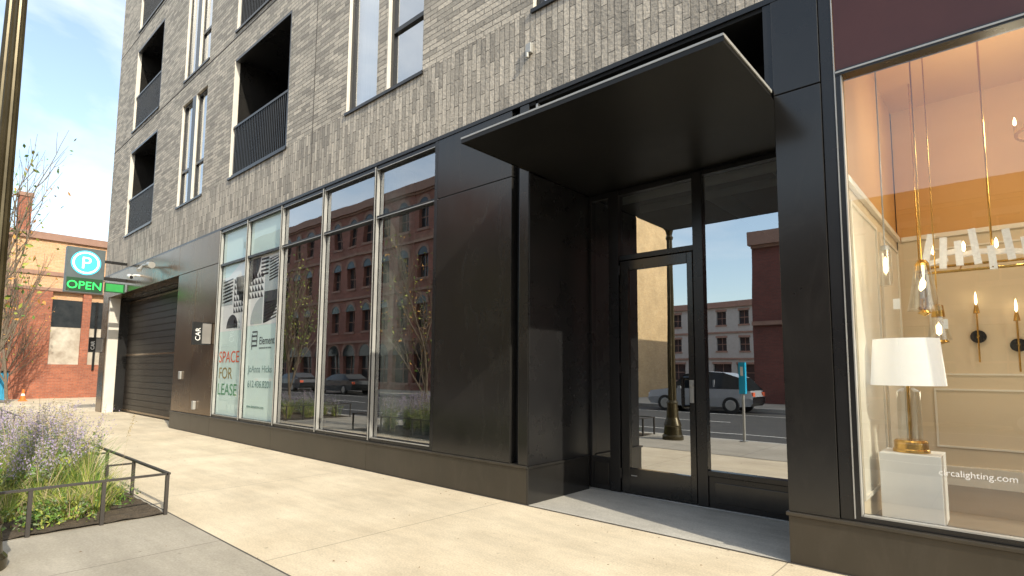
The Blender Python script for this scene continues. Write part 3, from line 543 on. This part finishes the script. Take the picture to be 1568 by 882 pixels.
# ------------------------------------------------------------------ planter
MULCH=mat('mulch',(0.06,0.045,0.03),(0.12,0.09,0.06),scale=18,rough=1,bump=1.0,bscale=60)
FENCE=mat('fence_metal',(0.035,0.03,0.028),(0.05,0.045,0.04),rough=0.5)
def planter(idx,x0,x1,y0=-5.1,y1=-2.93):
    sfx='' if idx==0 else '.%03d'%idx
    mb=MB(); nx=int((x1-x0)/0.12); ny=int((y1-y0)/0.12)
    P=[[ (x0+(x1-x0)*i/nx, y0+(y1-y0)*j/ny, 0.012+random.random()*0.02) for j in range(ny+1)] for i in range(nx+1)]
    for i in range(nx):
        for j in range(ny): mb.poly([P[i][j],P[i+1][j],P[i+1][j+1],P[i][j+1]],MULCH)
    mb.build('planting_bed'+sfx)
    mb=MB(); zt=0.41
    for a,b,c,d in ((x0-0.02,x1+0.02,y1,y1+0.012),(x0-0.02,x1+0.02,y0-0.012,y0)): mb.box(a,b,c-0.012,d+0.012,zt,zt+0.02,FENCE)
    for x in (x0,x1): mb.box(x-0.02,x+0.02,y0,y1,zt-0.001,zt+0.018,FENCE)
    n=5
    for i in range(n+1):
        x=x0+(x1-x0)*i/n
        for y in (y0,y1): mb.box(x-0.016,x+0.016,y-0.016,y+0.016,0.0,zt,FENCE)
        if 0<i<n: mb.box(x-0.014,x+0.014,y1-0.26,y1,zt-0.03,zt-0.012,FENCE); mb.box(x-0.014,x+0.014,y1-0.27,y1-0.245,0,zt-0.03,FENCE)
    for k in (1,2,3):
        for x in (x0,x1): mb.box(x-0.016,x+0.016,y0+(y1-y0)*k/4-0.016,y0+(y1-y0)*k/4+0.016,0.0,zt,FENCE)
    mb.build('planter_fence'+sfx)
planter(0,-8.4,-2.42); planter(1,-17.5,-12.0)
G1=mat('leaf_green',(0.08,0.16,0.025),(0.13,0.24,0.04),scale=6,rough=0.6); G2=mat('leaf_greygreen',(0.14,0.19,0.10),(0.22,0.27,0.14),scale=6,rough=0.7); G3=mat('leaf_yellow',(0.27,0.33,0.05),(0.36,0.38,0.08),scale=5,rough=0.6)
PU=mat('sage_purple',(0.34,0.27,0.44),(0.46,0.39,0.55),scale=8,rough=0.8); TN=mat('dry_tan',(0.38,0.30,0.17),(0.5,0.42,0.26),scale=6,rough=0.8)
def blade(mb,p,h,dx,dy,w,m,seg=3):
    pts=[]; 
    a=random.random()*6.28; wx,wy=math.cos(a)*w,math.sin(a)*w
    for k in range(seg+1):
        t=k/seg; pts.append((p[0]+dx*t*t,p[1]+dy*t*t,p[2]+h*(t-0.25*t*t*min(1,(abs(dx)+abs(dy))/max(h,0.01))),1-t*0.85))
    for q,r in zip(pts[:-1],pts[1:]):
        mb.poly([(q[0]-wx*q[3],q[1]-wy*q[3],q[2]),(q[0]+wx*q[3],q[1]+wy*q[3],q[2]),(r[0]+wx*r[3],r[1]+wy*r[3],r[2]),(r[0]-wx*r[3],r[1]-wy*r[3],r[2])],m)
    return pts
def leafq(mb,c,s,m):
    a=Vector((random.gauss(0,1),random.gauss(0,1),random.gauss(0,1))).normalized(); b=a.orthogonal().normalized(); cc=a.cross(b)
    b=(b*math.cos(random.random()*6)+cc*math.sin(random.random()*6)).normalized(); d=a.cross(b)
    c=Vector(c); mb.poly([c-b*s,c-d*s*0.45,c+b*s,c+d*s*0.45],m)
def sage(mb,cx,cy,H,n):
    for i in range(n):
        a=random.random()*6.28; r=random.random()**0.6*0.16; p=(cx+r*math.cos(a),cy+r*math.sin(a),0.02)
        sp=random.uniform(0.05,0.42); h=H*random.uniform(0.7,1.08)
        pts=blade(mb,p,h,math.cos(a)*sp,math.sin(a)*sp,0.004,G2 if random.random()<0.6 else TN,4)
        for k in range(16):
            t=random.uniform(0.1,0.62); leafq(mb,(p[0]+math.cos(a)*sp*t*t+random.gauss(0,0.025),p[1]+math.sin(a)*sp*t*t+random.gauss(0,0.025),h*t),random.uniform(0.014,0.034),random.choice((G2,G2,G1,G3)))
        for k in range(22):
            t=random.uniform(0.58,1.0); s=0.03*(1.25-t); leafq(mb,(p[0]+math.cos(a)*sp*t*t+random.gauss(0,s),p[1]+math.sin(a)*sp*t*t+random.gauss(0,s),h*(t-0.1*t*t)),random.uniform(0.007,0.015),PU if random.random()<0.85 else G2)
def grass(mb,cx,cy,H,n,ms,w=0.006):
    for i in range(n):
        a=random.random()*6.28; r=random.random()*0.1; sp=random.uniform(0.05,0.35)*H/0.5
        blade(mb,(cx+r*math.cos(a),cy+r*math.sin(a),0.01),H*random.uniform(0.5,1.05),math.cos(a)*sp,math.sin(a)*sp,w*random.uniform(0.6,1.2),random.choice(ms),4)
mb=MB()
for i in range(46):
    sage(mb,random.uniform(-8.1,-4.4),random.uniform(-4.9,-3.2),random.uniform(0.9,1.14),26)
for i in range(8): sage(mb,random.uniform(-4.7,-3.6),random.uniform(-4.5,-3.6),0.8,22)
mb.build('russian_sage')
mb=MB()
for i in range(56):
    x=random.uniform(-5.4,-3.0); grass(mb,x,random.uniform(-4.8,-3.15),0.48+0.14*(-x-3)*1.1,110,(G1,G1,G3,G3,TN))
for i in range(16): grass(mb,random.uniform(-3.4,-2.7),random.uniform(-4.6,-3.2),0.38,90,(G1,G3,G3,TN))
for k in range(16):
    x,y=random.uniform(-6.5,-3.4),random.uniform(-3.7,-3.1); a=random.uniform(0,6.28)
    pts=blade(mb,(x,y,0.02),random.uniform(0.8,1.15),0.15*math.cos(a),0.15*math.sin(a),0.003,TN,5)
    for q in range(50):
        t=random.uniform(0.75,1); leafq(mb,(x+0.15*math.cos(a)*t*t+random.gauss(0,0.012),y+0.15*math.sin(a)*t*t+random.gauss(0,0.012),pts[-1][2]*t),0.012,TN)
mb.build('ornamental_grass')
mb=MB()
for i in range(80):
    cx,cy=random.uniform(-4.3,-2.65),random.uniform(-4.9,-3.1); h=random.uniform(0.06,0.24)
    for k in range(90): leafq(mb,(cx+random.gauss(0,0.09),cy+random.gauss(0,0.07),0.02+random.random()*h),random.uniform(0.012,0.028),random.choice((G1,G1,G3,G2)))
mb.build('groundcover')
mb=MB()
for i in range(16): sage(mb,random.uniform(-17.2,-12.3),random.uniform(-4.9,-3.3),random.uniform(0.7,0.95),16)
for i in range(16): grass(mb,random.uniform(-17.2,-12.3),random.uniform(-4.8,-3.1),0.5,60,(G1,G3,TN))
mb.build('russian_sage.001')
# ------------------------------------------------------------------ trees
BARK=mat('bark',(0.12,0.09,0.065),(0.2,0.16,0.12),scale=10,rough=0.9,bump=0.6)
AUT=mat('autumn_leaf',(0.50,0.22,0.05),(0.55,0.33,0.08),scale=3,rough=0.7)
def tree(name,x,y,H,r,leaf,nl,ms,seed,spread=0.5,depth=4):
    rnd=random.Random(seed); mb=MB(); tips=[]
    def br(p,d,l,r,k):
        q=p
        for s in range(3):
            d=(d+Vector((rnd.gauss(0,0.08),rnd.gauss(0,0.08),0.05))).normalized(); n=q+d*l/3; mb.cyl(q,n,r*(1-0.15*s),r*(1-0.15*(s+1)),BARK,7 if r>0.02 else 5,cap=False); q=n
            if k<depth: 
                for b in range(1 if k else 0,2):
                    a=rnd.random()*6.28; nd=(d+Vector((math.cos(a),math.sin(a),0.35))*spread*rnd.uniform(0.7,1.2)).normalized(); br(q,nd,l*rnd.uniform(0.5,0.7),r*0.5,k+1)
            tips.append(q)
        if k<depth: br(q,d,l*0.7,r*0.55,k+1)
    br(Vector((x,y,0)),Vector((0,0,1)),H*0.42,r,0)
    for i in range(nl):
        t=rnd.choice(tips); leafq(mb,t+Vector((rnd.gauss(0,0.15),rnd.gauss(0,0.15),rnd.gauss(0,0.15))),leaf*rnd.uniform(0.6,1.2),ms[rnd.randrange(len(ms))])
    return mb.build(name)
tree('street_tree',-7.2,-4.35,5.0,0.05,0.05,500,(G1,G3,AUT),3)
tree('street_tree.001',-27.5,-1.55,6.0,0.07,0.05,260,(AUT,AUT,G3),5)
tree('street_tree.002',-31,-1.6,6.0,0.07,0.05,300,(AUT,AUT,G3),8)
tree('street_tree.003',-14.5,-4.3,5.5,0.06,0.05,600,(G1,G3),11)
tree('street_tree.004',-18,-18.6,7,0.1,0.12,3500,(G1,G3,AUT),12); tree('street_tree.005',-46,-18.6,7,0.1,0.12,3500,(G1,G3),13)
# ------------------------------------------------------------------ neighbouring buildings
OB=brickmat('orange_brick',(0.70,0.42,0.23),(0.60,0.33,0.17),(0.55,0.47,0.38),bw=0.24,rh=0.08)
TB=brickmat('tan_brick',(0.72,0.52,0.27),(0.64,0.44,0.21),(0.55,0.45,0.33),bw=0.24,rh=0.08)
RB=brickmat('red_brick',(0.40,0.13,0.07),(0.27,0.085,0.05),(0.26,0.19,0.15),bw=0.24,rh=0.08)
RB2=brickmat('romanesque_brick',(0.30,0.12,0.085),(0.23,0.09,0.06),(0.20,0.15,0.12),bw=0.5,rh=0.25)
DR=brickmat('dark_red_brick',(0.20,0.06,0.045),(0.14,0.045,0.035),(0.12,0.09,0.08),bw=0.24,rh=0.08)
STONE=mat('brown_stone',(0.27,0.16,0.12),(0.35,0.21,0.16),scale=3,rough=0.8,bump=0.3)
MURAL=mat('faded_mural',(0.60,0.55,0.47),(0.30,0.25,0.20),scale=1.6,rough=0.8)
WG=mat('far_window',(0.02,0.025,0.03),(0.04,0.045,0.05),rough=0.08)
E=empty('corner_brick_building'); mb=MB(); X=-32
mb.box(-60,X,-1.4,14,0,8.0,OB); mb.box(-60.1,X+0.15,-1.55,14.1,8.0,8.35,STONE); mb.box(X,X+0.08,-1.4,14,6.2,6.4,STONE)
mb.box(X,X+0.25,-1.42,0.3,0,5.4,RB); mb.box(X,X+0.25,3.2,3.9,0,5.4,RB); mb.box(X,X+0.22,0.3,3.2,0,1.7,RB); mb.box(X,X+0.23,1.55,1.9,1.7,5.4,RB)
mb.box(X,X+0.1,0.3,3.2,1.7,3.6,MURAL); mb.box(X,X+0.12,0.3,3.2,3.6,5.0,WG); mb.box(X,X+0.3,-1.42,6,5.4,5.55,STONE)
mb.box(X+0.24,X+0.3,2.1,2.2,1.4,5.0,BLACK); mb.box(X,X+0.1,4.0,8,0,4.5,MURAL)
mb.box(-33.2,-32.6,-1.2,-0.7,8.35,10.2,RB); mb.box(-33.25,-32.55,-1.25,-0.65,10.2,10.4,STONE)
mb.build('walls',E)
def rowbuilding(name,x0,x1,y,zt,m,floors,pitch,ww,sh,arch=None,depth=14,side=None):
    E=empty(name); mb=MB(); gl=MB()
    holes=[]; z=0.0
    n=int((x1-x0-1)/pitch); off=(x1-x0-n*pitch)/2
    for f in range(floors):
        zb=f*sh+(0.6 if f==0 else 1.0); z1=f*sh+sh-0.6-(0.5 if arch else 0)
        for i in range(n):
            cx=x0+off+(i+0.5)*pitch; w=ww if f else pitch*0.38; holes.append((cx-w,cx+w,zb,z1))
    wallholes(mb,x0,x1,0,zt,holes,y,m,-0.35)
    for a,b,c,d in holes:
        gl.poly([(a,y-0.35,c),(b,y-0.35,c),(b,y-0.35,d),(a,y-0.35,d)],WG)
        mb.box(a,b,y-0.33,y-0.28,(c+d)/2-0.04,(c+d)/2+0.04,STONE); mb.box((a+b)/2-0.03,(a+b)/2+0.03,y-0.33,y-0.281,c,d,STONE)
        mb.box(a-0.1,b+0.1,y,y+0.08,c-0.2,c-0.003,STONE)
        if arch:
            r=(b-a)/2; cx=(a+b)/2; ns=10
            gl.poly([(cx+r*math.cos(math.pi*k/ns),y+0.02,d+r*math.sin(math.pi*k/ns)) for k in range(ns+1)],WG)
            for k in range(ns):
                t0=math.pi*k/ns;t1=math.pi*(k+1)/ns
                mb.poly([(cx+r*math.cos(t0),y+0.05,d+r*math.sin(t0)),(cx+(r+0.28)*math.cos(t0),y+0.05,d+(r+0.28)*math.sin(t0)),(cx+(r+0.28)*math.cos(t1),y+0.05,d+(r+0.28)*math.sin(t1)),(cx+r*math.cos(t1),y+0.05,d+r*math.sin(t1))],STONE)
        else: mb.box(a-0.1,b+0.1,y,y+0.06,d+0.003,d+0.25,STONE)
    s=side or m
    mb.poly([(x1,y,0),(x1,y-depth,0),(x1,y-depth,zt),(x1,y,zt)],s); mb.poly([(x0,y,0),(x0,y-depth,0),(x0,y-depth,zt),(x0,y,zt)],s); mb.poly([(x0,y-depth,0),(x1,y-depth,0),(x1,y-depth,zt),(x0,y-depth,zt)],s)
    mb.poly([(x0,y,zt),(x1,y,zt),(x1,y-depth,zt),(x0,y-depth,zt)],GROUND)
    mb.box(x0-0.1,x1+0.1,y+0.001,y+0.35,zt-0.5,zt+0.2,STONE)
    for f in range(1,floors+1): mb.box(x0,x1,y+0.001,y+0.15,sh*f-0.05,sh*f+0.15,STONE)
    mb.build('walls',E); gl.build('windows',E)
rowbuilding('romanesque_building',-62,-27,-22,16.2,RB2,4,2.5,0.65,3.9,arch=True)
rowbuilding('tan_brick_building',-26,-12.9,-22,11.6,TB,3,2.6,0.6,3.8,depth=5.5)
rowbuilding('red_brick_building',-5.6,9,-22,8.6,DR,2,2.4,0.6,4.0,depth=12)
rowbuilding('distant_white_building',-30,-14,-60,10,mat('pale_render',(0.40,0.38,0.35),(0.46,0.44,0.41)),3,2.8,0.6,3.2)
rowbuilding('grey_office_building',-14,0,-75,13,mat('office_grey',(0.3,0.31,0.33),(0.35,0.36,0.38)),4,3,0.9,3.2)
rowbuilding('warehouse_building',-130,-64,-22,12,DR,3,3,0.8,4.0)
rowbuilding('dark_brick_building',10,45,-22,14,RB,3,3,0.8,4.2)
mb=MB(); mb.box(-150,-110,-30,-24,0,9,OB); mb.box(-150,-110,-23.8,-23.5,0,6,TB); mb.build('far_block')
# ------------------------------------------------------------------ cars
TYRE=mat('tyre',(0.02,0.02,0.02),(0.03,0.03,0.03),rough=0.9); CG=mat('car_glass',(0.015,0.018,0.02),(0.02,0.022,0.025),rough=0.05)
def car(name,x,y,col,suv=False):
    E=empty(name); E.location=(x,y,-0.145); paint=mat(name+'_paint',col,tuple(c*0.9 for c in col),rough=0.2,metal=0.2)
    H=1.72 if suv else 1.45
    st=[(-2.3,0.45,0.62,None),(-2.2,0.3,0.85,None),(-1.2,0.25,0.98,None),(-0.55,0.25,1.0,H-0.12),(0.2,0.25,1.0,H),(1.1,0.25,1.0,H-0.05),(1.75,0.28,1.0,(H-0.25 if suv else 1.08)),(2.2,0.32,0.95,None),(2.3,0.45,0.7,None)]
    mb=MB(); hw=0.9
    for (xa,ba,ta,ra),(xb,bb,tb,rb) in zip(st[:-1],st[1:]):
        wa=hw*(0.86 if abs(xa)>2.1 else 1); wb=hw*(0.86 if abs(xb)>2.1 else 1)
        for s in (-1,1):
            mb.poly([(xa,s*wa*0.95,ba),(xb,s*wb*0.95,bb),(xb,s*wb,(bb+tb)/2),(xa,s*wa,(ba+ta)/2)],paint); mb.poly([(xa,s*wa,(ba+ta)/2),(xb,s*wb,(bb+tb)/2),(xb,s*wb*0.95,tb),(xa,s*wa*0.95,ta)],paint)
            ra2=ra or ta; rb2=rb or tb
            if ra or rb:
                ia=0.72 if ra else 0.95*wa/hw; ib=0.72 if rb else 0.95*wb/hw
                mb.poly([(xa,s*wa*0.95,ta),(xb,s*wb*0.95,tb),(xb,s*hw*ib,rb2),(xa,s*hw*ia,ra2)],CG)
        if ra or rb:
            ra2=ra or ta; rb2=rb or tb; ia=0.72 if ra else 0.95; ib=0.72 if rb else 0.95
            mb.poly([(xa,-hw*ia,ra2),(xb,-hw*ib,rb2),(xb,hw*ib,rb2),(xa,hw*ia,ra2)],paint if (ra and rb) else CG)
        else: mb.poly([(xa,-wa*0.95,ta),(xb,-wb*0.95,tb),(xb,wb*0.95,tb),(xa,wa*0.95,ta)],paint)
        mb.poly([(xa,-wa*0.95,ba),(xb,-wb*0.95,bb),(xb,wb*0.95,bb),(xa,wa*0.95,ba)],TYRE)
    for s in (-1,1): mb.poly([(s*2.3,-0.73,0.45),(s*2.3,0.73,0.45),(s*2.3,0.73,0.66),(s*2.3,-0.73,0.66)],CG)
    mb.build('body',E,smooth=True)
    mb=MB()
    for wx in (-1.4,1.45):
        for s in (-1,1): mb.cyl((wx,s*0.72,0.34),(wx,s*0.93,0.34),0.34,0.34,TYRE,24); mb.cyl((wx,s*0.93,0.34),(wx,s*0.94,0.34),0.22,0.2,ALU,16)
    mb.build('wheels',E)
    mb=MB()
    for s in (-1,1): mb.box(-2.31,-2.2,s*0.55-0.15,s*0.55+0.15,0.62,0.75,WHITE); mb.box(2.2,2.31,s*0.6-0.12,s*0.6+0.12,0.72,0.88,TR)
    for px in (-0.15,0.75):
        for s in (-1,1): mb.box(px-0.03,px+0.03,s*0.80-0.03,s*0.80+0.03,1.0,H-0.35,paint)
    for s in (-1,1): mb.box(-0.75,-0.6,s*0.98-0.08,s*0.98+0.02,0.98,1.1,paint)
    mb.build('lights_and_pillars',E)
car('parked_car',-5.9,-16.4,(0.42,0.44,0.47),True); car('parked_car.001',-12,-16.4,(0.05,0.05,0.055)); car('parked_car.002',-38,-16.4,(0.12,0.13,0.15)); car('parked_car.003',-46,-16.4,(0.6,0.6,0.6),True); car('parked_car.004',-31,-16.4,(0.10,0.11,0.12)); car('parked_car.005',3,-16.4,(0.04,0.05,0.08),True); car('parked_car.006',10,-16.4,(0.5,0.5,0.5))
E=empty('traffic_cone'); OR=mat('cone_orange',(0.8,0.18,0.02),(0.75,0.2,0.03)); mb=MB(); mb.box(-29.65,-29.35,-0.95,-0.65,0.001,0.04,OR); mb.lathe((-29.5,-0.8,0.04),[(0.12,0),(0.08,0.2)],OR,16); mb.lathe((-29.5,-0.8,0.04),[(0.08,0.2),(0.06,0.3)],WHITE,16); mb.lathe((-29.5,-0.8,0.04),[(0.06,0.3),(0.03,0.5),(0,0.5)],OR,16); mb.build('cone',E)
E=empty('blue_dumpster'); DBm=mat('dumpster_blue',(0.02,0.25,0.45),(0.03,0.3,0.5)); mb=MB(); mb.box(-29.2,-28.2,-2.2,-1.5,0.12,1.3,DBm); mb.box(-29.25,-28.15,-2.25,-1.45,1.3,1.38,BLACK)
for k in range(5): mb.box(-28.2,-28.16,-2.15+k*0.15,-2.1+k*0.15,0.15,1.25,DBm)
for a in (-29.1,-28.3): mb.cyl((a,-2.1,0.06),(a,-2.0,0.06),0.06,0.06,TYRE)
mb.build('bin',E)
# ------------------------------------------------------------------ sun, sky
v=Vector((-1.75,0.42,-1.2)).normalized()
s=bpy.data.lights.new('sun','SUN'); s.energy=5.0; s.angle=math.radians(0.5); s.color=(1.0,0.91,0.73)
so=bpy.data.objects.new('sun',s); so.rotation_euler=v.to_track_quat('-Z','Y').to_euler(); so.location=(20,-20,30); scene.collection.objects.link(so)
w=bpy.data.worlds.new('World'); scene.world=w; w.use_nodes=True; nt=w.node_tree; nt.nodes.clear()
out=N(nt,'ShaderNodeOutputWorld'); bg=N(nt,'ShaderNodeBackground'); bg.inputs[1].default_value=0.15; L(nt,bg.outputs[0],out.inputs[0])
sky=N(nt,'ShaderNodeTexSky'); sky.sky_type='NISHITA'; sky.sun_disc=False; sky.sun_elevation=math.asin(-v.z); sky.sun_rotation=math.atan2(-v.x,-v.y); sky.air_density=1.0; sky.dust_density=1.5
sc=N(nt,'ShaderNodeVectorMath',operation='MULTIPLY'); sc.inputs[1].default_value=(2.1,2.1,1.9); L(nt,sky.outputs[0],sc.inputs[0])
tc=N(nt,'ShaderNodeTexCoord'); mp=N(nt,'ShaderNodeMapping'); mp.inputs['Scale'].default_value=(1,1,2.2); L(nt,tc.outputs['Generated'],mp.inputs[0])
no=N(nt,'ShaderNodeTexNoise'); no.inputs['Scale'].default_value=2.2; no.inputs['Detail'].default_value=9; no.inputs['Roughness'].default_value=0.55; no.inputs['Distortion'].default_value=0.3; L(nt,mp.outputs[0],no.inputs['Vector'])
mr=N(nt,'ShaderNodeMapRange'); mr.inputs['From Min'].default_value=0.42; mr.inputs['From Max'].default_value=0.68; mr.inputs['To Min'].default_value=0.10; mr.inputs['To Max'].default_value=0.92; L(nt,no.outputs['Fac'],mr.inputs[0])
mx=N(nt,'ShaderNodeMix',data_type='RGBA'); L(nt,mr.outputs[0],mx.inputs[0]); L(nt,sc.outputs[0],mx.inputs[6]); mx.inputs[7].default_value=(9.6,9.9,10.0,1)
L(nt,mx.outputs[2],bg.inputs[0])
# ------------------------------------------------------------------ camera
xl=Vector((952,71,850)).normalized(); zz=Vector((66,9191,-850)); zz=(zz-xl*zz.dot(xl)).normalized(); yy=zz.cross(xl)
R=Matrix((xl,yy,zz)).to_4x4()
cam=bpy.data.cameras.new('camera'); cam.sensor_width=36; cam.lens=850/1568*36; cam.shift_y=50/1568; cam.clip_end=2000; cam.clip_start=0.05
co=bpy.data.objects.new('camera',cam); co.matrix_world=Matrix.Translation((4.167,-4.934,1.5))@R; scene.collection.objects.link(co); scene.camera=co
scene.view_settings.view_transform='Standard'; scene.view_settings.look='None'; scene.view_settings.exposure=0
